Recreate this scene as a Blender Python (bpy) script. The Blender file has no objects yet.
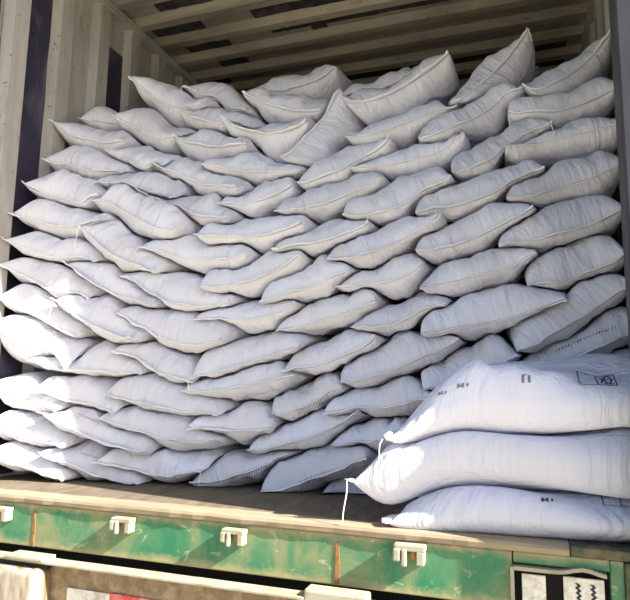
import bpy, bmesh, math, random
import numpy as np
from mathutils import Vector, Matrix

SC = bpy.context.scene
COL = SC.collection

# ------------------------------------------------------------------ camera
F_PX = 601.9
YAW, PITCH, ROLL = 0.3352, 0.1429, 0.0153
CAM = np.array([2.0096, -1.6946, 0.3844])
HC = 2.3706                                   # inner height of the container
cyw, syw, cpt, spt = math.cos(YAW), math.sin(YAW), math.cos(PITCH), math.sin(PITCH)
FWD = np.array([-syw * cpt, cyw * cpt, spt])
RT = np.array([cyw, syw, 0.0])
UP = np.cross(RT, FWD)
RT, UP = math.cos(ROLL) * RT + math.sin(ROLL) * UP, -math.sin(ROLL) * RT + math.cos(ROLL) * UP
cam_d = bpy.data.cameras.new('camera')
cam = bpy.data.objects.new('camera', cam_d)
COL.objects.link(cam)
M = Matrix.Identity(4)
for i in range(3):
    M[i][0], M[i][1], M[i][2], M[i][3] = RT[i], UP[i], -FWD[i], CAM[i]
cam.matrix_world = M
cam_d.sensor_fit = 'HORIZONTAL'
cam_d.sensor_width = 36
cam_d.lens = F_PX * 36 / 630
cam_d.clip_start = 0.02
SC.camera = cam

# ------------------------------------------------------------------ sky, sun, exposure
SUN_TO = Vector((1.0, -0.172, 0.70)).normalized()
SUN_STRENGTH = 19.0
SKY_STRENGTH = 0.25
EXPOSURE = 0.05
world = bpy.data.worlds.new('sky')
SC.world = world
world.use_nodes = True
wn = world.node_tree
bg = wn.nodes['Background']
sky = wn.nodes.new('ShaderNodeTexSky')
sky.sky_type = 'NISHITA'
sky.sun_disc = False
sky.sun_elevation = math.asin(SUN_TO.z)
sky.sun_rotation = math.atan2(SUN_TO.x, SUN_TO.y)
sky.dust_density = 2.0
sky.air_density = 1.0
wn.links.new(sky.outputs[0], bg.inputs[0])
bg.inputs[1].default_value = SKY_STRENGTH
sun_d = bpy.data.lights.new('sun', 'SUN')
sun_d.energy = SUN_STRENGTH
sun_d.angle = math.radians(0.53)
sun_d.color = (1.0, 0.95, 0.87)
sun = bpy.data.objects.new('sun', sun_d)
COL.objects.link(sun)
sun.rotation_euler = (-SUN_TO).to_track_quat('-Z', 'Y').to_euler()
sun.location = (6, -2, 5)
vs = SC.view_settings
vs.view_transform = 'Standard'
vs.look = 'None'
vs.exposure = EXPOSURE
vs.gamma = 1.0
vs.use_curve_mapping = False
SC.cycles.max_bounces = 10
SC.cycles.diffuse_bounces = 6


def unproj(q, axis, val):
    """the point of the plane <axis> = val that shows at a photograph pixel"""
    d = FWD * F_PX + RT * (q[0] - 315) + UP * (300 - q[1])
    return CAM + (val - CAM[axis]) / d[axis] * d


def proj(P):
    d = np.asarray(P) - CAM
    z = d @ FWD
    return np.stack([315 + F_PX * (d @ RT) / z, 300 - F_PX * (d @ UP) / z], -1)


# ------------------------------------------------------------------ materials
def mat(name, rough=0.6, spec=0.3):
    m = bpy.data.materials.new(name)
    m.use_nodes = True
    n, l = m.node_tree.nodes, m.node_tree.links
    b = n['Principled BSDF']
    b.inputs['Roughness'].default_value = rough
    b.inputs['Specular IOR Level'].default_value = spec
    return m, n, l, b


def noise(n, l, src, scale, detail=4, rough=0.55, dist=0.0, sc=(1, 1, 1), loc=(0, 0, 0)):
    mp = n.new('ShaderNodeMapping')
    mp.inputs['Scale'].default_value = sc
    mp.inputs['Location'].default_value = loc
    l.new(src, mp.inputs[0])
    t = n.new('ShaderNodeTexNoise')
    t.inputs['Scale'].default_value = scale
    t.inputs['Detail'].default_value = detail
    t.inputs['Roughness'].default_value = rough
    t.inputs['Distortion'].default_value = dist
    l.new(mp.outputs[0], t.inputs['Vector'])
    return t.outputs['Fac']


def ramp(n, l, fac, stops):
    r = n.new('ShaderNodeValToRGB')
    e = r.color_ramp.elements
    while len(e) < len(stops):
        e.new(0.5)
    for k, (p, c) in enumerate(stops):
        e[k].position = p
        e[k].color = (*c, 1)
    l.new(fac, r.inputs[0])
    return r.outputs[0]


def mix(n, l, fac, a, b, mode='MIX'):
    x = n.new('ShaderNodeMix')
    x.data_type = 'RGBA'
    x.blend_type = mode
    for s, v in ((x.inputs[0], fac), (x.inputs[6], a), (x.inputs[7], b)):
        if hasattr(v, 'is_linked') or hasattr(v, 'links'):
            l.new(v, s)
        elif isinstance(v, (int, float)):
            s.default_value = v
        else:
            s.default_value = (*v, 1)
    return x.outputs[2]


def math_n(n, l, op, a, b=0.0, c=0.0):
    x = n.new('ShaderNodeMath')
    x.operation = op
    for s, v in zip(x.inputs, (a, b, c)):
        if isinstance(v, (int, float)):
            s.default_value = v
        else:
            l.new(v, s)
    return x.outputs[0]


def bump(n, l, b, h, strength, dist, prev=None):
    x = n.new('ShaderNodeBump')
    x.inputs['Strength'].default_value = strength
    x.inputs['Distance'].default_value = dist
    l.new(h, x.inputs['Height'])
    if prev is not None:
        l.new(prev, x.inputs['Normal'])
    l.new(x.outputs[0], b.inputs['Normal'])
    return x.outputs[0]


def sack_material(name, tint, dirt, gloss):
    m, n, l, b = mat(name, gloss, 0.35)
    uv = n.new('ShaderNodeUVMap').outputs[0]
    info = n.new('ShaderNodeObjectInfo')
    rnd = info.outputs['Random']
    off = n.new('ShaderNodeVectorMath')
    off.operation = 'ADD'
    l.new(uv, off.inputs[0])
    cmb = n.new('ShaderNodeCombineXYZ')
    l.new(math_n(n, l, 'MULTIPLY', rnd, 37.0), cmb.inputs[0])
    l.new(math_n(n, l, 'MULTIPLY', rnd, 91.0), cmb.inputs[1])
    l.new(cmb.outputs[0], off.inputs[1])
    v = off.outputs[0]
    base = mix(n, l, rnd, tint, tuple(c * 0.84 for c in tint))
    stain = noise(n, l, v, 5.0, 5, 0.6, 0.6)
    f = ramp(n, l, stain, [(0.48, (0, 0, 0)), (0.72, (1, 1, 1))])
    f = math_n(n, l, 'MULTIPLY', f, dirt)
    base = mix(n, l, f, base, (0.56, 0.50, 0.40))
    # folds of the cloth: long creases along the sack, gathers at the sewn end, the weave
    w1 = noise(n, l, v, 1.0, 3, 0.6, 1.2, (9, 5, 1))
    w2 = noise(n, l, v, 1.0, 4, 0.65, 0.8, (9, 11, 1), (3, 8, 0))
    sep = n.new('ShaderNodeSeparateXYZ')
    l.new(uv, sep.inputs[0])
    near = math_n(n, l, 'SUBTRACT', 1.0, math_n(n, l, 'MULTIPLY', sep.outputs[1], 9.0))
    near = math_n(n, l, 'MAXIMUM', near, 0.0)
    g = noise(n, l, v, 1.0, 2, 0.5, 0.3, (38, 3, 1))
    n1 = bump(n, l, b, w1, 0.6, 0.032)
    n2 = bump(n, l, b, w2, 0.5, 0.020, n1)
    w3 = noise(n, l, v, 1.0, 3, 0.6, 1.0, (26, 22, 1), (1, 5, 0))
    n2 = bump(n, l, b, w3, 0.45, 0.009, n2)
    gg = math_n(n, l, 'MULTIPLY', g, near)
    n3 = bump(n, l, b, gg, 0.35, 0.012, n2)
    wv = n.new('ShaderNodeTexVoronoi')
    wv.inputs['Scale'].default_value = 260
    l.new(v, wv.inputs['Vector'])
    bump(n, l, b, wv.outputs['Distance'], 0.12, 0.002, n3)
    tap = n.new('ShaderNodeTexWave')
    tap.inputs['Scale'].default_value = 55
    tap.inputs['Distortion'].default_value = 0.6
    l.new(v, tap.inputs['Vector'])
    base = mix(n, l, math_n(n, l, 'MULTIPLY', tap.outputs['Fac'], 0.06), base, (0.45, 0.46, 0.52))
    l.new(base, b.inputs['Base Color'])
    return m


def plain(name, col, rough=0.6, var=0.15, scale=20.0, col2=None, bmp=0.0, sc=(1, 1, 1), thr=(0.42, 0.68)):
    m, n, l, b = mat(name, rough)
    o = n.new('ShaderNodeTexCoord').outputs['Object']
    f = noise(n, l, o, scale, 5, 0.6, 0.4, sc)
    c2 = col2 or tuple(c * (1 - var) for c in col)
    k = ramp(n, l, f, [(thr[0], (0, 0, 0)), (thr[1], (1, 1, 1))])
    l.new(mix(n, l, k, col, c2), b.inputs['Base Color'])
    if bmp:
        bump(n, l, b, f, 0.5, bmp)
    return m


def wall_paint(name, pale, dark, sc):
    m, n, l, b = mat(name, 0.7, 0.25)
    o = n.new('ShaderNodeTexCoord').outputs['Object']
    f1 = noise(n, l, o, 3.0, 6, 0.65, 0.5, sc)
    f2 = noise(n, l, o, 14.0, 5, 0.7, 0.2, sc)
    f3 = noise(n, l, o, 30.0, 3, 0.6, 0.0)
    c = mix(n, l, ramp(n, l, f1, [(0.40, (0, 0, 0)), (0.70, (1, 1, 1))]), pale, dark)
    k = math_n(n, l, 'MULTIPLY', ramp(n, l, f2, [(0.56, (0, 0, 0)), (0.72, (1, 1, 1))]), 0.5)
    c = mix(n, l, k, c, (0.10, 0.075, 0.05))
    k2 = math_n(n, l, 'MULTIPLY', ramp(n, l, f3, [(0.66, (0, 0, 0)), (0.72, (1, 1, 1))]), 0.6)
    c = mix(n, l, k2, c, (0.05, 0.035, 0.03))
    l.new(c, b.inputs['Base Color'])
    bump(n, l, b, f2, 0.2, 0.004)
    return m


SACK = sack_material('white_woven_plastic', (0.74, 0.735, 0.81), 0.30, 0.50)
SACK2 = sack_material('smooth_white_plastic', (0.66, 0.67, 0.80), 0.15, 0.36)
HEM = plain('folded_hem', (0.82, 0.81, 0.84), 0.5, 0.06, 60)
THREAD = plain('white_thread', (0.88, 0.87, 0.84), 0.7, 0.05, 80)
INK = plain('black_ink', (0.035, 0.035, 0.045), 0.6, 0.2, 90)
FAINT = plain('faded_ink', (0.22, 0.22, 0.27), 0.6, 0.3, 120)
WALLM = wall_paint('pale_wall_paint', (0.43, 0.42, 0.395), (0.25, 0.24, 0.22), (1, 1, 0.25))
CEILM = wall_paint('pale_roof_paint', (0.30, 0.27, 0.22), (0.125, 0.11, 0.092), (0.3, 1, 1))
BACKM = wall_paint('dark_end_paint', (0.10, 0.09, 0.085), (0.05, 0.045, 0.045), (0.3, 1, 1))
NAVY = plain('navy_paint', (0.030, 0.028, 0.055), 0.55, 0.3, 9, (0.10, 0.095, 0.12), 0.0, (1, 1, 0.4), (0.5, 0.75))
DARKP = plain('coating_and_dark_tone', (0.022, 0.018, 0.022), 0.7, 0.3, 14, (0.06, 0.05, 0.05))
FLOORM = plain('dark_plywood', (0.115, 0.092, 0.064), 0.85, 0.3, 7, (0.20, 0.16, 0.11), 0.003, (4, 0.8, 1), (0.40, 0.75))
CAPM = plain('dusty_timber', (0.31, 0.25, 0.17), 0.85, 0.3, 6, (0.19, 0.145, 0.09), 0.004, (0.5, 6, 6), (0.40, 0.78))
POSTM = plain('grey_post_paint', (0.045, 0.042, 0.052), 0.5, 0.3, 8, (0.028, 0.027, 0.032), 0.0, (1, 1, 0.3))
GALV = plain('pale_post_paint', (0.22, 0.215, 0.19), 0.6, 0.3, 8, (0.12, 0.115, 0.10), 0.0, (1, 1, 0.3))
CREAM = plain('cream_paint', (0.36, 0.33, 0.245), 0.6, 0.3, 16, (0.22, 0.165, 0.095), 0.002, (1, 1, 1), (0.48, 0.8))
GRIME = plain('grimy_green', (0.055, 0.075, 0.045), 0.75, 0.3, 16, (0.17, 0.13, 0.075), 0.003, (1, 1, 1), (0.45, 0.62))
STAINED = plain('stained_cream_paint', (0.34, 0.31, 0.25), 0.6, 0.3, 10, (0.17, 0.10, 0.05), 0.002, (2.2, 2.2, 0.5), (0.44, 0.66))
BROWN = plain('rusty_brown', (0.22, 0.15, 0.09), 0.75, 0.3, 22, (0.40, 0.30, 0.19), 0.002)
RED = plain('red_reflector', (0.62, 0.07, 0.06), 0.4, 0.3, 40, (0.68, 0.30, 0.26))
WHITER = plain('white_reflector', (0.72, 0.69, 0.62), 0.45, 0.2, 40, (0.45, 0.40, 0.32))
BLACK = plain('flat_black', (0.012, 0.012, 0.012), 0.7, 0.3, 20)
RUST = plain('rust', (0.34, 0.15, 0.05), 0.85, 0.3, 40, (0.16, 0.07, 0.03), 0.001)
GROUNDM = plain('sandy_ground', (0.42, 0.38, 0.28), 0.95, 0.3, 1.2, (0.33, 0.30, 0.22))


def green_material():
    m, n, l, b = mat('green_paint', 0.5, 0.3)
    o = n.new('ShaderNodeTexCoord').outputs['Object']
    f1 = noise(n, l, o, 6.0, 6, 0.65, 0.8, (1.2, 1, 0.7))
    c = ramp(n, l, f1, [(0.36, (0.025, 0.17, 0.085)), (0.50, (0.08, 0.20, 0.10)), (0.64, (0.20, 0.235, 0.115))])
    # worn, grimy band under the edge of the bed and at the lower edge
    sep = n.new('ShaderNodeSeparateXYZ')
    l.new(o, sep.inputs[0])
    f2 = noise(n, l, o, 18.0, 6, 0.7, 0.5, (1, 1, 1.6))
    wob = math_n(n, l, 'MULTIPLY_ADD', f2, 0.07, -0.17 - 0.035)
    z = math_n(n, l, 'ADD', sep.outputs[2], wob)
    k = n.new('ShaderNodeMapRange')
    k.inputs['From Min'].default_value = -0.045
    k.inputs['From Max'].default_value = -0.022
    l.new(z, k.inputs[0])
    c = mix(n, l, k.outputs[0], c, (0.34, 0.27, 0.15))
    k2 = n.new('ShaderNodeMapRange')
    k2.inputs['From Min'].default_value = -0.135
    k2.inputs['From Max'].default_value = -0.160
    l.new(z, k2.inputs[0])
    c = mix(n, l, math_n(n, l, 'MULTIPLY', k2.outputs[0], 0.8), c, (0.40, 0.34, 0.17))
    chip = ramp(n, l, f2, [(0.60, (0, 0, 0)), (0.66, (1, 1, 1))])
    c = mix(n, l, math_n(n, l, 'MULTIPLY', chip, 0.55), c, (0.50, 0.45, 0.26))
    f4 = noise(n, l, o, 9.0, 5, 0.7, 0.2, (1, 1, 0.15), (5, 0, 0))
    drip = ramp(n, l, f4, [(0.60, (0, 0, 0)), (0.72, (1, 1, 1))])
    c = mix(n, l, math_n(n, l, 'MULTIPLY', drip, 0.6), c, (0.30, 0.20, 0.09))
    l.new(c, b.inputs['Base Color'])
    bump(n, l, b, f2, 0.35, 0.003)
    return m


GREEN = green_material()


# ------------------------------------------------------------------ mesh helpers
def link_mesh(name, verts, faces, material, parent=None, smooth=False, uvs=None):
    me = bpy.data.meshes.new(name)
    me.from_pydata([tuple(map(float, v)) for v in verts], [], faces)
    if smooth:
        me.polygons.foreach_set('use_smooth', [True] * len(me.polygons))
    if uvs is not None:
        lay = me.uv_layers.new(name='UVMap')
        idx = np.zeros(len(me.loops), dtype=np.int32)
        me.loops.foreach_get('vertex_index', idx)
        lay.data.foreach_set('uv', np.asarray(uvs, dtype=np.float32)[idx].ravel())
    me.materials.append(material)
    me.update()
    o = bpy.data.objects.new(name, me)
    COL.objects.link(o)
    if parent is not None:
        o.parent = parent
    return o


class MB:
    """collects boxes and prisms of ONE part"""
    def __init__(self):
        self.bm = bmesh.new()

    def box(self, x0, x1, y0, y1, z0, z1, bev=0.0, seg=2):
        r = bmesh.ops.create_cube(self.bm, size=1.0)
        vs_ = r['verts']
        for v in vs_:
            v.co = Vector(((x0 + x1) / 2 + v.co.x * (x1 - x0), (y0 + y1) / 2 + v.co.y * (y1 - y0),
                           (z0 + z1) / 2 + v.co.z * (z1 - z0)))
        if bev:
            es = list({e for v in vs_ for e in v.link_edges})
            bmesh.ops.bevel(self.bm, geom=es, offset=bev, segments=seg, affect='EDGES', profile=0.5)
        return self

    def prism(self, pts, axis, a, b):
        """closed outline (2-D) extruded along an axis; pts in the two other axes in order"""
        def P(p, t):
            q = list(p)
            q.insert(axis, t)
            return self.bm.verts.new(q)
        A = [P(p, a) for p in pts]
        B = [P(p, b) for p in pts]
        self.bm.faces.new(A)
        self.bm.faces.new(B[::-1])
        for i in range(len(A)):
            j = (i + 1) % len(A)
            self.bm.faces.new((A[j], A[i], B[i], B[j]))
        return self

    def tube(self, path, r, sides=6):
        rings = []
        path = [Vector(p) for p in path]
        for i, p in enumerate(path):
            t = (path[min(i + 1, len(path) - 1)] - path[max(i - 1, 0)]).normalized()
            a = t.orthogonal().normalized()
            if rings:
                a = (pa - t * pa.dot(t)).normalized()
            pa = a
            bb = t.cross(a)
            rings.append([self.bm.verts.new(p + (a * math.cos(k * 2 * math.pi / sides) + bb * math.sin(k * 2 * math.pi / sides)) * r)
                          for k in range(sides)])
        for A, B in zip(rings, rings[1:]):
            for k in range(sides):
                self.bm.faces.new((A[k], A[(k + 1) % sides], B[(k + 1) % sides], B[k]))
        self.bm.faces.new(rings[0][::-1])
        self.bm.faces.new(rings[-1])
        return self

    def build(self, name, material, parent=None, smooth=False):
        bmesh.ops.recalc_face_normals(self.bm, faces=self.bm.faces[:])
        me = bpy.data.meshes.new(name)
        self.bm.to_mesh(me)
        self.bm.free()
        me.materials.append(material)
        if smooth:
            me.polygons.foreach_set('use_smooth', [True] * len(me.polygons))
        o = bpy.data.objects.new(name, me)
        COL.objects.link(o)
        if parent is not None:
            o.parent = parent
        return o


def structure(o):
    o['kind'] = 'structure'
    return o


def tag(o, label, cat, group=None):
    o['label'] = label
    o['category'] = cat
    if group:
        o['group'] = group
    return o


def empty(name, loc, label, cat, group=None):
    o = bpy.data.objects.new(name, None)
    COL.objects.link(o)
    o.location = loc
    o.empty_display_size = 0.05
    return tag(o, label, cat, group)


# ------------------------------------------------------------------ setting: container shell
WR = 2.40                # right wall, inner faces
LEN = 5.9
rng = random.Random(5)


def corrugated(name, length, height, pitch, flat_in, flat_out, depth, first, to_world, material, thick=0.02):
    """trapezoid sheet: u along the sheet, d outward (0 inner .. -depth recess), w across"""
    prof = []
    u = first - pitch * math.ceil((first + pitch) / pitch)
    ramp_ = (pitch - flat_in - flat_out) / 2
    while u < length + pitch:
        prof += [(u - flat_out / 2 - ramp_, 0.0), (u - flat_out / 2, -depth), (u + flat_out / 2, -depth), (u + flat_out / 2 + ramp_, 0.0)]
        u += pitch
    prof = [(min(max(a, 0.0), length), b) for a, b in prof]
    out = [prof[0]]
    for p in prof[1:]:
        if abs(p[0] - out[-1][0]) > 1e-5:
            out.append(p)
    prof = out
    V, Fc = [], []
    for a, b in prof:
        for w in (0.0, height):
            for t in (0.0, -thick):
                V.append(to_world(a, b + t, w))
    for i in range(len(prof) - 1):
        k = i * 4
        Fc += [(k, k + 4, k + 6, k + 2), (k + 1, k + 3, k + 7, k + 5), (k, k + 1, k + 5, k + 4), (k + 2, k + 6, k + 7, k + 3)]
    e = (len(prof) - 1) * 4
    Fc += [(0, 2, 3, 1), (e, e + 1, e + 3, e + 2)]
    return structure(link_mesh(name, V, Fc, material))


wall_l = corrugated('wall_left', LEN, HC, 0.262, 0.08, 0.13, 0.036, 0.293, lambda a, b, w: (b, a, w - 0.03), WALLM)
wall_r = corrugated('wall_right', LEN, HC, 0.27, 0.09, 0.11, 0.036, 0.17, lambda a, b, w: (WR - b, a, w - 0.03), WALLM)
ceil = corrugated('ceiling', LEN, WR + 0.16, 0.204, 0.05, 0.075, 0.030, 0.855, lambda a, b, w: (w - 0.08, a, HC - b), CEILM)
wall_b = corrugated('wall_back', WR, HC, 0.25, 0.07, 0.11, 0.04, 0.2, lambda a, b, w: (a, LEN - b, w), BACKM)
floor = structure(MB().box(-0.06, WR + 0.06, 0.075, LEN, -0.03, 0.0).build('floor', FLOORM))
# top rails where the walls meet the roof
structure(MB().box(-0.09, 0.020, 0.0, LEN, HC - 0.035, HC - 0.001).build('trim_1', WALLM))
structure(MB().box(WR - 0.020, WR + 0.09, 0.0, LEN, HC - 0.035, HC - 0.001).build('trim_2', WALLM))
# end frame: right post, left post, header
structure(MB().box(2.262, 2.315, -0.075, 0.02, -0.0, HC, 0.006).box(2.315, 2.52, -0.045, 0.02, 0.0, HC, 0.004).build('trim_3', POSTM))
structure(MB().box(2.317, 2.335, -0.061, -0.0455, 0.0, HC, 0.003).build('trim_4', GALV))
structure(MB().box(-0.16, -0.01, -0.035, 0.06, -0.01, HC, 0.006).build('trim_5', POSTM))
structure(MB().box(-0.16, 2.54, -0.23, 0.03, HC + 0.031, HC + 0.15, 0.01).build('trim_6', POSTM))  # unseen header, its front overhang shaped to shade the upper left sacks
structure(MB().box(-14, 16, -24, 14, -1.45, -1.35).build('ground', GROUNDM))


def patch(parent, name, material, outline):
    """thin strip of old peeling coating, also added darkening on the rear roof; outline = points of the flat it lies on, with a normal"""
    pts, nrm = outline
    V = [tuple(p) for p in pts] + [tuple(Vector(p) + Vector(nrm) * 0.0025) for p in pts]
    k = len(pts)
    Fc = [tuple(range(k))[::-1], tuple(range(k, 2 * k))] + [(i, (i + 1) % k, k + (i + 1) % k, k + i) for i in range(k)]
    o = link_mesh(name, V, Fc, material, parent)
    bm = bmesh.new()
    bm.from_mesh(o.data)
    bmesh.ops.recalc_face_normals(bm, faces=bm.faces[:])
    bm.to_mesh(o.data)
    bm.free()
    return o


def ragged(a0, a1, b0, b1, n, jit):
    """ragged rectangle outline: a along, b across"""
    p = []
    for i in range(n + 1):
        p.append((a0 + (a1 - a0) * i / n, b0 + rng.uniform(-jit, jit)))
    for i in range(n, -1, -1):
        p.append((a0 + (a1 - a0) * i / n, b1 + rng.uniform(-jit, jit)))
    return p


for yc, hw, z0, z1 in ((0.031, 0.063, 0.0, 2.36), (0.293, 0.063, 0.0, 2.36), (0.817, 0.065, 0.3, 2.17)):
    o_ = ragged(max(z0, 0.01), min(z1, HC - 0.05), max(yc - hw, 0.004), yc + hw, 14, 0.005)
    patch(wall_l, 'paint_strip', NAVY, ([(-0.036, b, a) for a, b in o_], (1, 0, 0)))
for x0, x1, yc, y0, y1 in ((0.19, 0.61, 0.855, -0.035, 0.03), (0.04, 0.36, 1.06, -0.037, 0.033), (0.14, 0.42, 1.263, -0.03, 0.03),
                           (0.25, 0.44, 1.467, -0.03, 0.03), (0.66, 1.55, 1.06, -0.037, 0.037), (0.70, 0.93, 1.263, -0.03, -0.005),
                           (0.93, 1.02, 1.263, -0.036, 0.03), (1.02, 1.95, 1.263, -0.034, 0.0), (0.05, 0.22, 1.67, -0.03, 0.03),
                           (0.8, 2.3, 1.875, -0.03, 0.035), (0.5, 2.3, 2.079, -0.03, 0.035),  # two added strips that darken the roof towards the back
                           (0.75, 1.4, 0.855, -0.02, 0.03)):
    o_ = ragged(x0, x1, yc + y0, yc + y1, 10, 0.005)
    patch(ceil, 'coating_and_dark_strip', DARKP, ([(a, b, HC + 0.030) for a, b in o_], (0, 0, -1)))

# ------------------------------------------------------------------ sacks
# column from the left wall -> sacks from the top down:
# left corner px, right corner px, seam sag, rise above seam, depth below seam, extra depth, look
COLS = {
    1: [(73, 119, 152, 121, 4, 12, 12, .10, ''), (57, 127, 128, 141, 9, 11, 18, 0, 'pointed-eared'), (46, 160, 128, 172, 4, 15, 13, 0, ''),
        (30, 189, 100, 206, 4, 20, 12, 0, 'pointed-eared'), (11, 215, 105, 225, 6, 17, 16, 0, 'pointed-eared'), (6, 243, 96, 264, 3, 18, 12, 0, 'shaded'),
        (-2, 267, 92, 301, 4, 22, 16, 0, 'sunlit'), (-4, 297, 79, 337, 3, 22, 13, 0, 'sunlit'), (-12, 326, 72, 372, 4, 26, 24, 0, 'bulging sunlit'),
        (-10, 384, 62, 412, 3, 18, 18, 0, 'part-lit'), (-10, 424, 68, 448, 3, 20, 12, 0, 'part-lit'), (-10, 455, 68, 477, 3, 20, 10, 0, 'floor-level sunlit')],
    2: [(117, 117, 187, 137, 8, 13, 16, 0, 'pointed-eared'), (108, 152, 165, 172, 3, 14, 13, 0, ''), (100, 181, 178, 197, 3, 18, 12, 0, ''),
        (96, 193, 176, 234, 4, 24, 20, -.02, 'greyish tilted'), (82, 231, 157, 273, 5, 20, 18, -.02, 'tilted'), (66, 263, 155, 304, 8, 22, 9, 0, 'tilted'),
        (57, 302, 137, 342, 4, 24, 15, -.02, 'tilted'), (30, 359, 142, 376, 2, 26, 10, 0, ''), (38, 391, 120, 410, 3, 26, 9, 0, ''),
        (45, 412, 147, 453, 6, 22, 11, -.02, 'printed tilted'), (45, 456, 140, 484, 3, 22, 12, 0, 'printed floor-level')],
    3: [(135, 80, 207, 108, 12, 12, 18, 0, 'long-eared'), (182, 114, 252, 128, 4, 14, 14, 0, ''), (177, 137, 249, 144, 7, 15, 18, 0, ''),
        (156, 160, 241, 187, 10, 13, 17, -.02, 'drooping'), (137, 197, 231, 217, 9, 18, 19, 0, 'drooping'), (143, 250, 249, 257, 6, 20, 17, 0, ''),
        (121, 279, 230, 305, 12, 26, 11, -.01, ''), (121, 317, 226, 340, 13, 30, 14, -.01, 'bluish'), (119, 350, 197, 378, 7, 24, 13, 0, ''),
        (110, 392, 222, 413, 6, 30, 12, -.01, ''), (104, 421, 221, 441, 8, 28, 12, -.01, ''), (104, 463, 207, 469, 9, 24, 11, 0, 'floor-level')],
    4: [(188, 88, 250, 117, 3, 14, 12, .04, ''), (258, 92, 336, 69, 8, 13, 17, .10, ''), (243, 93, 321, 112, 7, 13, 14, 0, ''),
        (226, 124, 308, 125, 10, 10, 27, -.02, 'deep-bellied'), (206, 166, 302, 171, 4, 13, 15, 0, ''), (222, 205, 293, 186, 7, 16, 16, 0, ''),
        (199, 236, 305, 226, 6, 17, 17, 0, ''), (204, 286, 303, 257, 9, 22, 18, -.01, ''), (196, 321, 296, 306, 6, 18, 17, -.01, ''),
        (196, 377, 304, 342, 5, 28, 11, 0, ''), (185, 393, 296, 373, 4, 20, 17, -.02, 'line-printed'), (192, 424, 273, 426, 6, 25, 18, -.01, 'squarish'),
        (193, 486, 291, 457, 3, 22, 12, 0, 'floor-level')],
    5: [(340, 98, 414, 78, 4, 14, 16, .12, ''), (285, 162, 342, 89, 3, 6, 28, 0, 'steeply tilted'), (299, 185, 392, 143, 6, 18, 14, 0, ''),
        (279, 212, 383, 182, 5, 18, 15, 0, ''), (274, 251, 370, 227, 3, 18, 13, 0, ''), (263, 301, 351, 268, 4, 24, 13, -.02, 'bluish'),
        (280, 327, 377, 298, 6, 24, 13, 0, ''), (288, 371, 378, 342, 5, 24, 14, 0, ''), (272, 417, 343, 383, 5, 22, 13, 0, 'finely striped'),
        (250, 452, 360, 413, 6, 24, 13, 0, ''), (264, 493, 369, 455, 3, 27, 16, -.02, 'striped floor-level')],
    6: [(349, 107, 450, 57, 8, 13, 23, 0, 'upturned'), (348, 139, 457, 101, 5, 12, 21, 0, ''), (353, 169, 465, 138, 8, 14, 19, 0, ''),
        (344, 219, 452, 181, 8, 24, 14, 0, ''), (330, 262, 442, 218, 7, 20, 15, -.01, ''), (338, 289, 424, 267, 6, 20, 14, 0, ''),
        (352, 331, 448, 303, 5, 18, 15, 0, ''), (343, 386, 460, 339, 4, 30, 14, 0, ''), (326, 413, 432, 396, 3, 24, 15, -.01, ''),
        (335, 447, 408, 432, 2, 20, 14, 0, ''), (326, 492, 422, 488, 2, 24, 5, .03, 'floor-level')],
    7: [(421, 108, 482, 94, 3, 10, 12, .56, 'half-hidden'), (453, 110, 529, 34, 6, 14, 22, 0, 'steeply upturned'), (420, 143, 522, 86, 5, 22, 18, 0, ''),
        (453, 173, 552, 127, 6, 22, 16, 0, ''), (417, 213, 544, 170, 8, 22, 14, 0, ''), (418, 255, 534, 210, 5, 24, 14, 0, ''),
        (422, 288, 536, 256, 3, 20, 17, -.01, ''), (423, 333, 565, 302, 3, 30, 15, -.02, ''), (424, 392, 519, 355, 3, 28, 12, 0, '')],
    8: [(480, 97, 538, 70, 3, 10, 14, .42, 'half-hidden'), (524, 97, 615, 33, 13, 14, 18, 0, 'high-eared'), (509, 115, 621, 88, 9, 20, 17, 0, ''),
        (506, 144, 621, 121, 5, 14, 22, -.01, ''), (508, 202, 623, 165, 3, 24, 19, 0, ''), (500, 248, 625, 213, 3, 28, 15, 0, ''),
        (528, 285, 626, 256, 9, 34, 9, 0, 'broad-faced'), (518, 352, 632, 283, 3, 30, 14, -.02, 'steeply tilted'),
        (522, 372, 648, 325, 3, 26, 13, 0, 'text-printed'), (560, 392, 650, 360, 3, 24, 14, .02, 'half-hidden')],
}
ORD = ['', 'first', 'second', 'third', 'fourth', 'fifth', 'sixth', 'seventh', 'eighth', 'ninth', 'tenth', 'eleventh', 'twelfth', 'thirteenth']


def y_face(x, z):
    return np.interp(x, [0, .2, .4, 1.2, 2.35], [.150, .240, .325, .45, .485]) + .03 * z + .38 * max(0.0, z - 1.0)


def on_face(px, py, extra):
    P = unproj((px, py), 1, 0.45)
    for _ in range(6):
        P = unproj((px, py), 1, y_face(P[0], P[2]) + extra)
    return P


NU, NV = 44, 30
S_ = np.sin(np.linspace(-1, 1, NU + 1) * math.pi / 2 * 0.94) / math.sin(math.pi / 2 * 0.94)
T_ = 0.5 * np.linspace(0, 1, NV + 1) ** 1.4 + 0.25 * (1 - np.cos(np.linspace(0, 1, NV + 1) * math.pi))
rs = np.random.RandomState(11)


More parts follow.
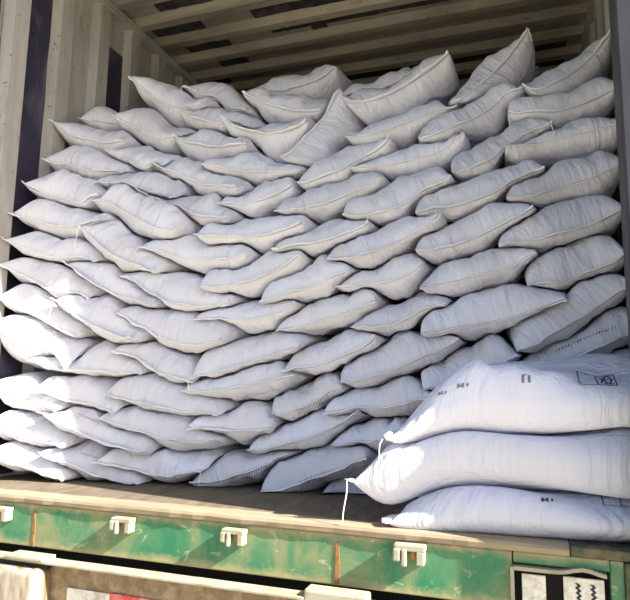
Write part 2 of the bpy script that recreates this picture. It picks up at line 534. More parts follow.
class Sack:
    def __init__(self, Pl, Pr, axis, length, up, dn, sag, seed, ramp_m=0.125, droop=0.0, lump=1.5, ear=0.022, pinch=-0.035, folds=()):
        r = np.random.RandomState(seed)
        self.rand = r
        self.axis = axis = axis / np.linalg.norm(axis)
        ch = (Pr - Pl) / 2
        mid = (Pr + Pl) / 2
        n = np.cross(ch, axis)
        n /= np.linalg.norm(n)
        if n[2] < 0:
            n = -n
        self.n, self.ch, self.mid = n, ch, mid
        self.length, self.width = length, 2 * np.linalg.norm(ch)
        s, t = np.meshgrid(S_, T_, indexing='ij')
        rp = ramp_m / length
        e = np.sqrt(np.clip(1 - np.clip(1 - t / rp, 0, 1) ** 2.0, 0, 1)) * np.sqrt(np.clip(1 - np.clip(1 - (1 - t) / 0.25, 0, 1) ** 2.0, 0, 1))
        wf = 1.0 - pinch * e ** 0.8
        p_ = r.uniform(4.2, 7.0)
        c = np.clip(1 - np.abs(s) ** p_, 0, 1) ** 0.58
        sk1, sk2 = r.uniform(-.22, .22, 2)
        c = c * (1 + sk1 * s)
        sg = sag * (1 - s ** 2) * (1 + sk2 * s) * (1 - 0.4 * t)
        ph = r.uniform(0, 6.28, 12)
        fr = r.uniform(0.7, 1.3, 12)
        lump_t = 0.010 * np.sin(3.1 * fr[0] * s + ph[0]) * np.sin(7 * fr[1] * t + ph[1]) + 0.006 * np.sin(6 * fr[2] * s + 5 * t + ph[2])
        lump_b = 0.010 * np.sin(3.1 * fr[3] * s + ph[3]) * np.sin(7 * fr[4] * t + ph[4]) + 0.006 * np.sin(6 * fr[5] * s - 5 * t + ph[5])
        # gathers of cloth running back from the sewn end, and a few diagonal creases
        gx = np.sin(s * 17 * fr[6] + ph[6] + 2 * np.sin(3 * s + ph[7])) + 0.6 * np.sin(s * 29 * fr[7] + ph[8])
        gath = 0.0020 * gx * np.exp(-t * length / 0.075) * np.clip(t * length / 0.012, 0, 1)
        cr = np.zeros_like(s)
        for k in range(9):
            a = r.uniform(-1.3, 1.3)
            u0, v0 = r.uniform(-0.95, 0.95), r.uniform(0, 0.9)
            p1 = (s - u0) * math.cos(a) + (t * 2.2 - v0) * math.sin(a)
            p2 = -(s - u0) * math.sin(a) + (t * 2.2 - v0) * math.cos(a)
            cr += r.choice([-1, -1, 1]) * r.uniform(.003, .008) * np.exp(-(p1 / r.uniform(.05, .10)) ** 2 - (p2 / r.uniform(.35, .9)) ** 2)
        ec = e * c
        top = up * ec + lump * (lump_t * ec + gath * c + cr * ec)
        bot = dn * ec + lump * (lump_b * ec + gath * c * 0.7 - cr * ec)
        el, er = r.uniform(.008, .042, 2)
        ear_ = -np.where(s < 0, el, er) * np.abs(s) ** 5 * np.exp(-t * 9) + 0.008 * np.sin(4 * s + ph[9]) * np.exp(-t * 8)
        depth = t * length + ear_
        sg = sg - np.where(s < 0, r.uniform(-.012, .018), r.uniform(-.012, .018)) * np.abs(s) ** 4 * np.exp(-t * 9)
        sg = sg + droop * np.exp(-(t * length / 0.13) ** 2)
        base = mid + (s * wf)[..., None] * ch + depth[..., None] * axis - sg[..., None] * np.array([0, 0, 1.0])
        self.top = base + top[..., None] * n
        self.bot = base - bot[..., None] * n
        for (s0, t0, s1, t1, w_, dep) in folds:        # a sharp fold pressed into the upper cloth
            q = np.clip((s - s0) / (s1 - s0), 0, 1)
            d = (t - (t0 + (t1 - t0) * q)) / w_
            inside = np.exp(-(np.maximum(0, np.maximum(min(s0, s1) - s, s - max(s0, s1))) / .12) ** 2)
            k_ = dep * (1.3 * np.exp(-(d + .6) ** 2) - np.exp(-(d - .6) ** 2)) * inside * c * e
            out = self.top - (base - 0.02 * n)
            out /= np.linalg.norm(out, axis=-1, keepdims=True) + 1e-6
            self.top = self.top + out * k_[..., None]
        self.uv = np.stack([s * self.width / 2 + 0.5, t * length], -1)

    def bvh(self):
        from mathutils.bvhtree import BVHTree
        v = [Vector(p) for p in self.top.reshape(-1, 3)] + [Vector(p) for p in self.bot[1:-1, 1:-1].reshape(-1, 3)]
        return BVHTree.FromPolygons(v, FACES)

    def clampx(self):
        for g in (self.top, self.bot):
            g[..., 0] = np.clip(g[..., 0], 0.004, WR - 0.006)
            g[..., 2] = np.maximum(g[..., 2], 0.003)


SACKS = []
seed = 100
for col, rows in COLS.items():
    for k, (lx, ly, rx, ry, sag, up, dn, ex, look) in enumerate(rows):
        seed += 1
        Pl, Pr = on_face(lx, ly, ex), on_face(rx, ry, ex)
        Pl[0], Pr[0] = max(Pl[0], 0.006), min(Pr[0], WR - 0.012)
        Zc = ((Pl + Pr) / 2 - CAM) @ FWD
        m = Zc / F_PX
        zz = (Pl[2] + Pr[2]) / 2
        ax = np.array([rs.uniform(-.05, .05), 1.0, 0.03 + 0.10 * min(zz, 1.2)])
        sk = Sack(Pl, Pr, ax, .34 if 'steeply up' in look else rs.uniform(.58, .64), up * m * (1.12 + .25 * min(zz, 1.6)), dn * m * 1.02, sag * m, seed)
        sk.col, sk.row, sk.look = col, k + 1, look
        SACKS.append(sk)

# the three big sacks lying along the edge of the floor: front corner, back corner of the sewn end
FRONT = [
    dict(F=(1.665, 0.002, 0.345), B=(1.72, 0.38, 0.400), ax=(1, .05, -.02), L=.78, up=.098, dn=.095, droop=.105, folds=((-.45, .25, -.98, .34, .040, .013), (-.2, .66, -.9, .56, .04, .010)), look='topmost'),
    dict(F=(1.555, 0.004, 0.195), B=(1.66, 0.40, 0.250), ax=(1, .05, -.005), L=.90, up=.090, dn=.090, droop=.085, folds=((-.1, .22, -.9, .10, .035, .014), (.0, .70, -.9, .80, .035, .010)), look='middle'),
    dict(F=(1.665, 0.002, 0.050), B=(1.70, 0.40, 0.075), ax=(1, .05, -.01), L=.80, up=.070, dn=.060, droop=.035, look='lowest'),
]
for k, d in enumerate(FRONT):
    sk = Sack(np.array(d['F']), np.array(d['B']), np.array(d['ax'], float), d['L'], d['up'], d['dn'], 0.0, 900 + k, ramp_m=0.16, lump=1.9, droop=d['droop'], pinch=.03, folds=d.get('folds', ()))
    sk.col, sk.row, sk.look = 0, k + 1, d['look']
    SACKS.append(sk)

# settle the pile: where two neighbours would share space, press both surfaces back to a common one
CELL = 0.012
for sk in SACKS:
    sk.clampx()
    allp = np.concatenate([sk.top.reshape(-1, 3), sk.bot.reshape(-1, 3)])
    sk.x0, sk.y0 = int(math.floor(allp[:, 0].min() / CELL)) - 1, int(math.floor(allp[:, 1].min() / CELL)) - 1
    sk.nx, sk.ny = int(math.ceil(allp[:, 0].max() / CELL)) - sk.x0 + 2, int(math.ceil(allp[:, 1].max() / CELL)) - sk.y0 + 2

    def fine(g, f=3):
        a = np.linspace(0, NU, NU * f + 1)
        b = np.linspace(0, NV, NV * f + 1)
        i0 = np.minimum(a.astype(int), NU - 1)
        j0 = np.minimum(b.astype(int), NV - 1)
        fa = (a - i0)[:, None, None]
        fb = (b - j0)[None, :, None]
        g00, g10 = g[i0][:, j0], g[i0 + 1][:, j0]
        g01, g11 = g[i0][:, j0 + 1], g[i0 + 1][:, j0 + 1]
        return ((1 - fa) * (1 - fb) * g00 + fa * (1 - fb) * g10 + (1 - fa) * fb * g01 + fa * fb * g11).reshape(-1, 3)
    T = np.full((sk.nx, sk.ny), -9.0)
    B = np.full((sk.nx, sk.ny), 9.0)
    for g in (fine(sk.top), fine(sk.bot)):
        ix = np.round(g[:, 0] / CELL).astype(int) - sk.x0
        iy = np.round(g[:, 1] / CELL).astype(int) - sk.y0
        np.maximum.at(T, (ix, iy), g[:, 2])
        np.minimum.at(B, (ix, iy), g[:, 2])
    for _ in range(1):                                # one cell of margin all round
        nT, nB = T.copy(), B.copy()
        for dx_ in (-1, 0, 1):
            for dy_ in (-1, 0, 1):
                sT, sB = np.roll(T, (dx_, dy_), (0, 1)), np.roll(B, (dx_, dy_), (0, 1))
                m_ = (T < -5) & (sT > -5)
                nT, nB = np.where(m_, np.maximum(nT, sT), nT), np.where(m_, np.minimum(nB, sB), nB)
        T, B = nT, nB
    sk.ok = T > -5
    sk.T0, sk.B0 = T, B
    sk.dT, sk.dB = np.zeros_like(T), np.zeros_like(T)
    sk.zm = float(np.mean((T + B)[sk.ok]) / 2)


def window(a, b):
    x0, x1 = max(a.x0, b.x0), min(a.x0 + a.nx, b.x0 + b.nx)
    y0, y1 = max(a.y0, b.y0), min(a.y0 + a.ny, b.y0 + b.ny)
    if x1 - x0 < 2 or y1 - y0 < 2:
        return None
    return (slice(x0 - a.x0, x1 - a.x0), slice(y0 - a.y0, y1 - a.y0)), (slice(x0 - b.x0, x1 - b.x0), slice(y0 - b.y0, y1 - b.y0))


PAIRS = []
for i in range(len(SACKS)):
    for j in range(i + 1, len(SACKS)):
        a, b = SACKS[i], SACKS[j]
        if abs(a.zm - b.zm) > 0.5:
            continue
        w = window(a, b)
        if w is None:
            continue
        both = a.ok[w[0]] & b.ok[w[1]]
        if both.sum() < 6:
            continue
        ma = ((a.T0 + a.B0)[w[0]][both]).mean()
        mb_ = ((b.T0 + b.B0)[w[1]][both]).mean()
        lo, hi, wl, wh = (a, b, w[0], w[1]) if ma < mb_ else (b, a, w[1], w[0])
        if (lo.T0[wl] - hi.B0[wh])[both].max() > -0.03:
            PAIRS.append((lo, hi, wl, wh, both, min(ma, mb_)))
PAIRS.sort(key=lambda p: p[5])
GAP = 0.005


def blur(d, ok):
    w = ok.astype(float)
    a = np.pad(d * w, 1)
    ww = np.pad(w, 1)
    k = [(1, 1, 4), (0, 1, 2), (2, 1, 2), (1, 0, 2), (1, 2, 2), (0, 0, 1), (0, 2, 1), (2, 0, 1), (2, 2, 1)]
    nx, ny = d.shape
    s = sum(c * a[i:i + nx, j:j + ny] for i, j, c in k)
    t = sum(c * ww[i:i + nx, j:j + ny] for i, j, c in k)
    return np.where(t > 0, s / np.maximum(t, 1e-9), 0)


for it in range(14):
    soft = it < 9
    for lo, hi, wl, wh, both, _ in PAIRS:
        pen = np.where(both, (lo.T0 + lo.dT)[wl] - (hi.B0 + hi.dB)[wh] + GAP, 0)
        pen = np.maximum(pen, 0)
        f = 0.5 if soft else 0.5
        lo.dT[wl] -= pen * f
        hi.dB[wh] += pen * (1 - f)
    for sk in SACKS:
        t, b = sk.T0 + sk.dT, sk.B0 + sk.dB
        need = np.minimum(sk.T0 - sk.B0, 0.006)
        lack = np.where(sk.ok, np.maximum(need - (t - b), 0), 0)
        sk.dT += lack / 2
        sk.dB -= lack / 2
        sk.dB = np.where(sk.ok, np.maximum(sk.dB, 0.003 - sk.B0), 0)
        if soft and it % 2 == 0:
            sk.dT, sk.dB = blur(sk.dT, sk.ok), blur(sk.dB, sk.ok)
for lo, hi, wl, wh, both, _ in PAIRS:              # last pass, from the floor up: nothing is left inside anything
    pen = np.maximum(np.where(both, (lo.T0 + lo.dT)[wl] - (hi.B0 + hi.dB)[wh] + GAP, 0), 0)
    hi.dB[wh] += pen
    hi.dT = np.where(hi.ok, np.maximum(hi.dT, hi.B0 + hi.dB + np.minimum(hi.T0 - hi.B0, 0.004) - hi.T0), hi.dT)


def sample(d, ok, g, sk):
    for _ in range(2):                               # carry the values one cell past the rim
        m = ~ok
        bl = blur(d, ok)
        grow = np.pad(ok, 1)
        nx, ny = ok.shape
        g2 = np.zeros_like(ok)
        for i in range(3):
            for j in range(3):
                g2 |= grow[i:i + nx, j:j + ny]
        d = np.where(m, bl, d)
        ok = g2
    fx = np.clip(g[..., 0] / CELL - sk.x0, 0, sk.nx - 1.001)
    fy = np.clip(g[..., 1] / CELL - sk.y0, 0, sk.ny - 1.001)
    i, j = fx.astype(int), fy.astype(int)
    a, b = fx - i, fy - j
    return (1 - a) * (1 - b) * d[i, j] + a * (1 - b) * d[i + 1, j] + (1 - a) * b * d[i, j + 1] + a * b * d[i + 1, j + 1]


def settle(sk):
    raw = [(np.where(True, sample(sk.dT, sk.ok, g, sk), 0), sample(sk.dB, sk.ok, g, sk)) for g in (sk.top, sk.bot)]
    up_n, out = sk.n[2], []
    for g, (dt, db) in zip((sk.top, sk.bot), raw):
        T = sample(sk.T0, sk.ok, g, sk)
        B = sample(sk.B0, sk.ok, g, sk)
        f = np.clip((g[..., 2] - B) / np.maximum(T - B, 1e-4), 0, 1)
        out.append(f * dt + (1 - f) * db)
    rim = (out[0] + out[1]) / 2
    edge = np.zeros_like(rim, bool)
    edge[0, :] = edge[-1, :] = True
    edge[:, 0] = edge[:, -1] = True
    for o_ in out:
        o_[edge] = rim[edge]
    sk.top[..., 2] += out[0]
    sk.bot[..., 2] += out[1]
    sk.top[..., 2] = np.maximum(sk.top[..., 2], sk.bot[..., 2] + np.where(edge, 0, 0.002))


IDX_T = np.arange((NU + 1) * (NV + 1)).reshape(NU + 1, NV + 1)
IDX_B = IDX_T.copy()
IDX_B[1:-1, 1:-1] = (NU + 1) * (NV + 1) + np.arange((NU - 1) * (NV - 1)).reshape(NU - 1, NV - 1)
FACES = []
for i in range(NU):
    for j in range(NV):
        FACES.append((IDX_T[i, j], IDX_T[i + 1, j], IDX_T[i + 1, j + 1], IDX_T[i, j + 1]))
        FACES.append((IDX_B[i, j + 1], IDX_B[i + 1, j + 1], IDX_B[i + 1, j], IDX_B[i, j]))
FACES = [tuple(int(k) for k in f) for f in FACES]
FACES_R = [f[::-1] for f in FACES]


def add_sack(sk, material):
    settle(sk)
    root = empty('white_sack' if sk.col else 'large_white_sack', sk.mid + sk.axis * sk.length / 2 - sk.n * 0.06, '', 'sack')
    org = np.array(root.location)
    V = np.concatenate([sk.top.reshape(-1, 3), sk.bot[1:-1, 1:-1].reshape(-1, 3)]) - org
    uv = np.concatenate([sk.uv.reshape(-1, 2), sk.uv[1:-1, 1:-1].reshape(-1, 2)])
    a, b, c = V[IDX_T[20, 13]], V[IDX_T[21, 13]], V[IDX_T[20, 14]]
    fl = np.cross(b - a, c - a) @ sk.n > 0
    link_mesh('sack_body', V, FACES if fl else FACES_R, material, root, True, uv)
    sk.root, sk.org = root, org
    return root


def hem_mesh(sk, lenf, curl, ph):
    nh = 30
    hv, hf = [], []
    for q, si in enumerate(np.linspace(0, NU, nh + 1)):
        i0 = min(int(si), NU - 1)
        fr_ = si - i0
        p0 = sk.top[i0, 0] * (1 - fr_) + sk.top[i0 + 1, 0] * fr_
        u = q / nh * 2 - 1
        wave = 0.0026 * math.sin(9 * u + ph[0]) + 0.0018 * math.sin(21 * u + ph[1])
        lenh = lenf * (1 + 0.3 * math.sin(4 * u + ph[2]) + 0.25 * math.sin(9 * u + ph[3]))
        p1 = p0 - sk.axis * lenh + sk.n * (curl * (0.4 + u * u) + wave)
        p0 = p0 + sk.axis * 0.002
        for p, th in ((p0, 0.0022), (p1, 0.0016)):
            hv += [p + sk.n * th, p - sk.n * th]
    for q in range(nh):
        k = q * 4
        hf += [(k, k + 2, k + 6, k + 4), (k + 1, k + 5, k + 7, k + 3), (k + 2, k + 3, k + 7, k + 6), (k, k + 4, k + 5, k + 1)]
    hf += [(0, 1, 3, 2), (nh * 4, nh * 4 + 2, nh * 4 + 3, nh * 4 + 1)]
    hv = np.array(hv)
    hv[:, 0] = np.clip(hv[:, 0], 0.003, WR - 0.003)
    hv[:, 2] = np.maximum(hv[:, 2], 0.006)
    return hv, hf


def add_hems():
    """the folded and stitched end of every sack, laid so that it does not cut into a neighbour"""
    from mathutils.bvhtree import BVHTree
    trees = {id(sk): [sk.bvh()] for sk in SACKS}
    box = {id(sk): (np.minimum(sk.top.min((0, 1)), sk.bot.min((0, 1))) - .04, np.maximum(sk.top.max((0, 1)), sk.bot.max((0, 1))) + .04) for sk in SACKS}
    for sk in SACKS:
        lo, hi = box[id(sk)]
        near = [t for o in SACKS if o is not sk and np.all(box[id(o)][0] < hi) and np.all(box[id(o)][1] > lo) for t in trees[id(o)]]
        ph = sk.rand.uniform(0, 6.28, 4)
        c0, l0 = sk.rand.uniform(-0.008, 0.010), sk.rand.uniform(0.009, 0.026)
        for lf, cu in ((1, 1), (1, -1), (.6, 1), (.6, -.5), (.35, .3), (.35, 1.5), (.35, -1.5), (.2, 0)):
            hv, hf = hem_mesh(sk, l0 * lf, c0 * cu, ph)
            t = BVHTree.FromPolygons([Vector(p) for p in hv], hf)
            if not any(t.overlap(o) for o in near):
                break
        trees[id(sk)].append(t)
        link_mesh('hem', hv - sk.org, hf, HEM, sk.root, True)


def add_thread(sk, end, drop, side=0.0, back=0.012):
    """loose end of the sewing thread hanging from a corner"""
    p = sk.top[0 if end == 'L' else -1, 0] - sk.axis * back - sk.org
    p = Vector(p)
    pts = [p + Vector((0, 0.02, 0.004)), p]
    for k in range(1, 7):
        t = k / 6
        pts.append(p + Vector((side * t + 0.003 * math.sin(5 * t + drop * 60), -0.010 * math.sin(t * 2.2), -drop * t)))
    MB().tube(pts, 0.0017, 5).build('loose_thread', THREAD, sk.root, True)


def nearest(sk, px, py, face='top'):
    g = sk.top if face == 'top' else sk.bot
    d = proj(g[1:-1, 1:-1].reshape(-1, 3)) - np.array([px, py])
    d2 = (d ** 2).sum(1)
    depth = (g[1:-1, 1:-1].reshape(-1, 3) - CAM) @ FWD
    k = int(np.argmin(np.where(d2 < max(30.0, d2.min() + 1e-6), depth, 1e3)))
    return 1 + k // (NV - 1), 1 + k % (NV - 1)


def surf(g, a, b):
    a = min(max(a, 0.01), NU - 0.01)
    b = min(max(b, 0.01), NV - 0.01)
    i, j = int(a), int(b)
    fa, fb = a - i, b - j
    return (g[i, j] * (1 - fa) + g[i + 1, j] * fa) * (1 - fb) + (g[i, j + 1] * (1 - fa) + g[i + 1, j + 1] * fa) * fb


def add_print(sk, name, strokes, px, py, size, face='top', material=INK, right_is='axis', flip=1):
    """flat ink on the cloth. strokes: (x0, y0, x1, y1, width) in units of <size>; x runs along the axis
    (lying sacks) or the seam, y up the cloth"""
    g = sk.top if face == 'top' else sk.bot
    i, j = nearest(sk, px, py, face)
    n_ = sk.n if face == 'top' else -sk.n
    c = g[i, j]
    xd = sk.axis if right_is == 'axis' else sk.ch / np.linalg.norm(sk.ch)
    nn = np.cross(g[min(i + 1, NU), j] - g[i - 1, j], g[i, min(j + 1, NV)] - g[i, j - 1])
    nn /= np.linalg.norm(nn)
    if nn @ n_ < 0:
        nn = -nn
    xd = xd - nn * (xd @ nn)
    xd /= np.linalg.norm(xd)
    yd = np.cross(nn, xd)
    if yd[2] < 0:
        yd = -yd
    bvh = sk.bvh()
    V, Fc = [], []
    for x0, y0, x1, y1, w in strokes:
        a0, a1 = np.array([x0, y0]) * size, np.array([x1, y1]) * size
        d = a1 - a0
        ln = np.linalg.norm(d) + 1e-9
        p = np.array([-d[1], d[0]]) / ln * w * size / 2
        nseg = max(2, int(ln / 0.010))
        k0 = len(V)
        for q in range(nseg + 1):
            m_ = a0 + d * q / nseg
            for sgn in (-1, 1):
                u, v = m_ + sgn * p
                q0 = c + xd * u + yd * v
                hit = bvh.ray_cast(Vector(q0 + nn * 0.12), Vector(-nn), 0.24)[0]
                h = (np.array(hit) - q0) @ nn if hit is not None else 0.0
                V.append(c + xd * u + yd * v + nn * (h + 0.0014) - sk.org)
        for q in range(nseg):
            b_ = k0 + q * 2
            Fc.append((b_, b_ + 1, b_ + 3, b_ + 2))
    link_mesh(name, V, Fc, material, sk.root)


GROUP = 'white woven sacks stacked in the container'
BY = {}
for sk in SACKS:
    BY[(sk.col, sk.row)] = sk
    r_ = add_sack(sk, SACK if sk.col else SACK2)
    if sk.col:
        n_rows = len(COLS[sk.col])
        pos = 'topmost' if sk.row == 1 else 'lowest' if sk.row == n_rows else ORD[sk.row] + ' from top'
        look = (sk.look + ' ') if sk.look else ''
        colname = {1: 'in column against navy-striped wall', 8: 'in column beside the grey end post'}.get(
            sk.col, f'in {ORD[sk.col]} column counted from navy-striped wall')
        tag(r_, f'{look}white woven sack, {pos} {colname}', 'sack', GROUP)
    else:
        tag(r_, f'{sk.look} of three large smooth white sacks lying along the edge of the truck floor', 'sack', 'large white sacks at the floor edge')

add_hems()
for key, end, drop, side in (((2, 5), 'L', .10, 0), ((2, 7), 'L', .09, -.01), ((7, 4), 'R', .06, 0), ((8, 4), 'L', .0, 0), ((7, 2), 'R', .065, .006),
                             ((2, 3), 'L', .05, 0), ((3, 12), 'R', .06, -.012), ((4, 1), 'L', .035, 0), ((4, 10), 'L', .05, 0), ((0, 1), 'L', .06, -.012),
                             ((0, 2), 'L', .112, -.006), ((3, 6), 'L', .04, 0), ((8, 3), 'L', .07, 0)):
    if drop:
        add_thread(BY[key], end, drop, side)

BARS = [(-.5, -.7, -.5, .7, .45), (.5, -.6, .5, .7, .45), (-.5, .7, .1, .75, .25)]
BARS2 = [(-.8, -.4, -.8, .4, .4), (0, -.3, 0, .5, .4), (.7, -.1, .9, .5, .35), (-.8, .0, .0, .0, .3)]
BOX = [(-1.5, -1, 1.5, -1, .07), (-1.5, 1, 1.5, 1, .07), (-1.5, -1, -1.5, 1, .1), (1.5, -1, 1.5, 1, .1), (0, -1, 0, 1, .1),
       (.3, -.7, .8, .7, .16), (.8, -.7, .3, .7, .16), (1.0, -.7, 1.25, 0, .14), (1.25, 0, 1.0, .7, .14), (.3, 0, 1.1, 0, .12), (.5, .8, 1.3, .8, .12), (.5, -.8, 1.3, -.8, .12)]
BOX2 = [(-1.5, -1, 1.5, -1, .07), (-1.5, 1, 1.5, 1, .07), (-1.5, -1, -1.5, 1, .09), (1.5, -1, 1.5, 1, .09), (0, -1, 0, 1, .09)]


def textline(n, seedv):
    r = random.Random(seedv)
    st = []
    for k in range(n):
        x = k - n / 2
        for _ in range(r.choice((2, 3))):
            q = r.choice((0, 1, 2))
            if q == 0:
                st.append((x + r.uniform(.1, .6), -.4, x + r.uniform(.1, .6), .4, .16))
            elif q == 1:
                st.append((x + .1, r.uniform(-.4, .4), x + .65, r.uniform(-.4, .4), .16))
            else:
                st.append((x + .1, -.4, x + .6, .4, .16))
    return st


T1, T2, T3 = BY[(0, 1)], BY[(0, 2)], BY[(0, 3)]
add_print(T1, 'printed_mark', BARS, 523, 375, 0.016, material=FAINT)
add_print(T1, 'printed_mark', BARS2, 467, 383, 0.016, material=FAINT)
add_print(T1, 'printed_mark', BARS2, 446, 392, 0.012, material=FAINT)
add_print(T1, 'printed_logo', BOX, 597, 376, 0.030)
add_print(T3, 'printed_mark', BARS, 486, 501, 0.015)
add_print(T3, 'printed_mark', BARS2, 549, 497, 0.015)
add_print(T3, 'printed_logo', BOX2, 614, 500, 0.028)
add_print(BY[(8, 9)], 'printed_line', textline(20, 3), 583, 338, 0.0105, material=INK, right_is='seam')
add_print(BY[(2, 10)], 'printed_line', textline(10, 4), 92, 415, 0.009, material=FAINT, right_is='seam')
add_print(BY[(2, 11)], 'printed_line', textline(12, 5), 90, 453, 0.009, material=FAINT, right_is='seam')
add_print(BY[(4, 11)], 'printed_line', textline(18, 6), 262, 396, 0.008, face='bot', material=FAINT, right_is='seam')
add_print(BY[(8, 5)], 'printed_line', textline(7, 8), 610, 195, 0.009, face='bot', material=INK, right_is='seam')


# woven stripes that show on two undersides
def add_stripes(sk, px0, px1, slope, n):
    st = []
    for k in range(n):
        st.append((k - n / 2, -1.9, k - n / 2 + slope, 1.9, .28))
    add_print(sk, 'printed_stripes', st, px0, px1, 0.0095, face='bot', material=FAINT, right_is='seam')


add_stripes(BY[(5, 11)], 325, 478, .8, 24)
add_stripes(BY[(4, 13)], 245, 476, .8, 16)
add_stripes(BY[(5, 9)], 318, 404, .6, 14)

# ------------------------------------------------------------------ truck bed below the container
bed = empty('truck_bed', (1.1, 0.1, -0.17), 'weathered green steel truck bed edge with pale timber top under the sacks', 'truck')
bo = Vector(bed.location)


def part(mb, name, material, parent, smooth=False):
    for v in mb.bm.verts:
        v.co -= Vector(bo)
    return mb.build(name, material, parent, smooth)


bm_ = MB()
NXC = 60
cap = []
rc = random.Random(9)
for side in (0,):
    V, Fc = [], []
    for i in range(NXC + 1):
        x = -0.35 + (2.10 + 0.35) * i / NXC
        e1 = rc.uniform(-.002, .002)
        e2 = rc.uniform(-.004, .004)
        end = max(0.0, (x - 1.95) / 0.15)
        for y, z in ((0.075, -0.03), (0.075 + e2, 0.001), (0.012, 0.0035), (-0.006 + e1, 0.0 - .004 * end), (-0.010 + e1, -0.008), (-0.008 + e1 + .006 * end, -0.020 + e1 + .008 * end), (0.0, -0.024)):
            V.append((x - bo.x, y - bo.y, z - bo.z))
    for i in range(NXC):
        for k in range(7):
            a, b = i * 7 + k, i * 7 + (k + 1) % 7
            Fc.append((a, b, b + 7, a + 7))
    Fc += [tuple(range(7))[::-1], tuple(range(NXC * 7, NXC * 7 + 7))]
    link_mesh('timber_edge', V, Fc, CAPM, bed)
# green face: long panel, lip over the lamp recess, corner
part(MB().box(-0.35, 1.963, 0.001, 0.074, -0.163, -0.0245, 0.004).box(1.9655, 2.19, 0.001, 0.074, -0.052, -0.0245, 0.003), 'green_beam', GREEN, bed)
part(MB().box(2.102, 2.5, -0.001, 0.074, -0.0242, 0.0, 0.004).box(2.222, 2.5, -0.012, 0.074, -0.163, -0.026, 0.006), 'green_corner', GRIME, bed)
part(MB().box(2.1905, 2.2215, 0.001, 0.049, -0.30, -0.0250, 0.003), 'green_upright', GREEN, bed)
part(MB().box(1.95, 2.23, 0.05, 0.074, -0.30, -0.0525), 'recess_back', BLACK, bed)
lip = []
for i in range(13):
    x = 1.966 + 0.215 * i / 12
    lip.append((x, -0.058 + 0.012 * math.exp(-((x - 2.13) / 0.035) ** 2)))
o2 = lip + [(x, z - 0.009) for x, z in lip[::-1]]
mbl = MB()
vsA = [mbl.bm.verts.new((x, -0.012, z)) for x, z in o2]
vsB = [mbl.bm.verts.new((x, 0.03, z)) for x, z in o2]
for i in range(len(o2)):
    j = (i + 1) % len(o2)
    mbl.bm.faces.new((vsA[i], vsA[j], vsB[j], vsB[i]))
for i in range(12):
    a, b, c, d = i, i + 1, len(o2) - 2 - i, len(o2) - 1 - i
    mbl.bm.faces.new((vsA[a], vsA[b], vsA[c], vsA[d]))
    mbl.bm.faces.new((vsB[a], vsB[d], vsB[c], vsB[b]))
mbl.box(1.958, 1.967, -0.012, 0.03, -0.30, -0.060)
part(mbl, 'recess_lip', CREAM, bed)
for x0, x1, zt in ((1.985, 2.042, -0.078), (2.083, 2.176, -0.074)):
    pl = part(MB().box(x0, x1, 0.004, 0.012, -0.30, zt, 0.002), 'white_plate', WHITER, bed)
    if x1 > 2.1:
        zz = MB()
        for xc in (2.116, 2.150):
            pts = []
            for k in range(29):
                z = -0.086 - k * 0.0058
                pts.append((xc + (0.0032 if k % 2 else -0.0032) + k * 0.0003, z))
            oL = [(x - 0.0042, z) for x, z in pts] + [(x + 0.0042, z) for x, z in pts[::-1]]
            A = [zz.bm.verts.new((x, 0.0035, z)) for x, z in oL]
            for k in range(28):
                zz.bm.faces.new((A[k], A[k + 1], A[len(oL) - 2 - k], A[len(oL) - 1 - k]))
        part(zz, 'zigzag_mark', INK, pl)
# rust runs down the face
for x, z0, z1, w in ((0.428, -0.045, -0.160, .007), (1.497, -0.050, -0.158, .009)):
    V = [(x - w / 2, z0), (x + w / 2, z0 + .004), (x + w * .8, (z0 + z1) / 2), (x + w * .6, z1), (x - w * .7, z1), (x - w * .6, (z0 + z1) / 2)]
    part(MB().prism(V, 1, -0.0012, 0.0015), 'rust_run', RUST, bed)
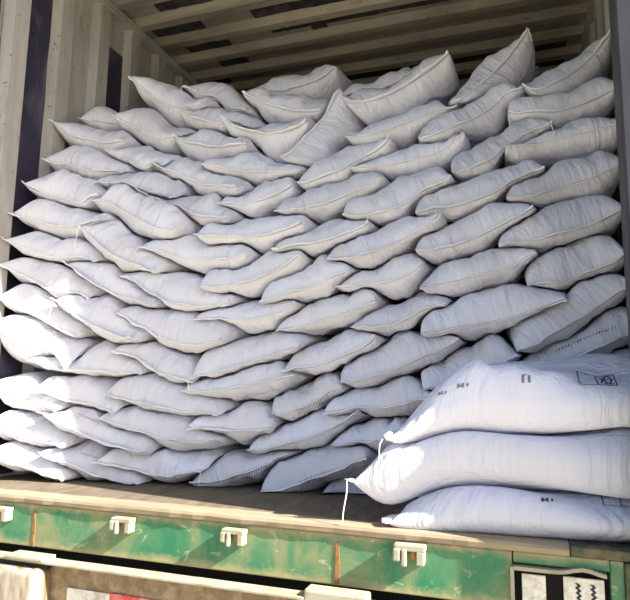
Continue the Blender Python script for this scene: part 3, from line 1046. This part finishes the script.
# lashing hooks: top bar on two legs, one leg with a drooping tongue
for hx, hz, s_ in ((0.300, -0.058, 1.0), (0.795, -0.052, 1.0), (1.185, -0.052, 1.0), (1.705, -0.048, 1.15)):
    h = MB()
    h.box(hx - .036 * s_, hx + .036 * s_, -.034, .0, hz + .004, hz + .018 * s_, .003)
    h.box(hx + .016 * s_, hx + .034 * s_, -.034, .0, hz - .026 * s_, hz + .006, .003)
    h.box(hx - .038 * s_, hx - .020 * s_, -.040, .0, hz - .020 * s_, hz + .010, .005)
    h.box(hx - .018 * s_, hx - .006 * s_, -.040, -.026, hz - .030 * s_, hz + .010, .004)
    hk = part(h, 'lashing_hook', CREAM, bed)
    part(MB().box(hx + .002 * s_, hx + .015 * s_, -.028, .0, hz - .016, hz + .003, .003), 'rusty_pin', RUST, hk)
part(MB().box(-0.4, 2.6, 0.08, 0.16, -0.62, -0.035), 'underbed_shade', BLACK, bed)  # added black slab, stands in for the shade under the bed

# ------------------------------------------------------------------ rear bumper below the bed
bump_ = empty('rear_bumper', (0.8, -0.05, -0.5), 'rusty cream rear bumper beam with red and white reflectors under the green bed', 'bumper')
bo = Vector(bump_.location)
part(MB().box(-0.3, 1.425, -0.080, -0.028, -0.186, -0.178, .002), 'top_flange', CREAM, bump_)
part(MB().box(-0.3, 1.945, -0.034, 0.0, -0.40, -0.187, .002), 'beam', BROWN, bump_)
part(MB().box(1.425, 1.60, -0.075, -0.020, -0.40, -0.158, .006), 'mounting_plate', CREAM, bump_)
part(MB().box(0.20, 0.552, -0.115, -0.032, -0.48, -0.200, .022, 4), 'corner_block', STAINED, bump_, True)
part(MB().box(0.405, 0.555, -0.092, -0.030, -0.1775, -0.166, .003), 'mounting_plate', CREAM, bump_)
part(MB().box(0.36, 0.56, -0.075, -0.036, -0.1995, -0.187, .0), 'rubber_pad', BLACK, bump_)
part(MB().box(0.615, 0.776, -0.040, -0.0345, -0.32, -0.258, .002), 'white_reflector', WHITER, bump_)
part(MB().box(0.778, 1.03, -0.040, -0.0345, -0.32, -0.256, .002), 'red_reflector', RED, bump_)
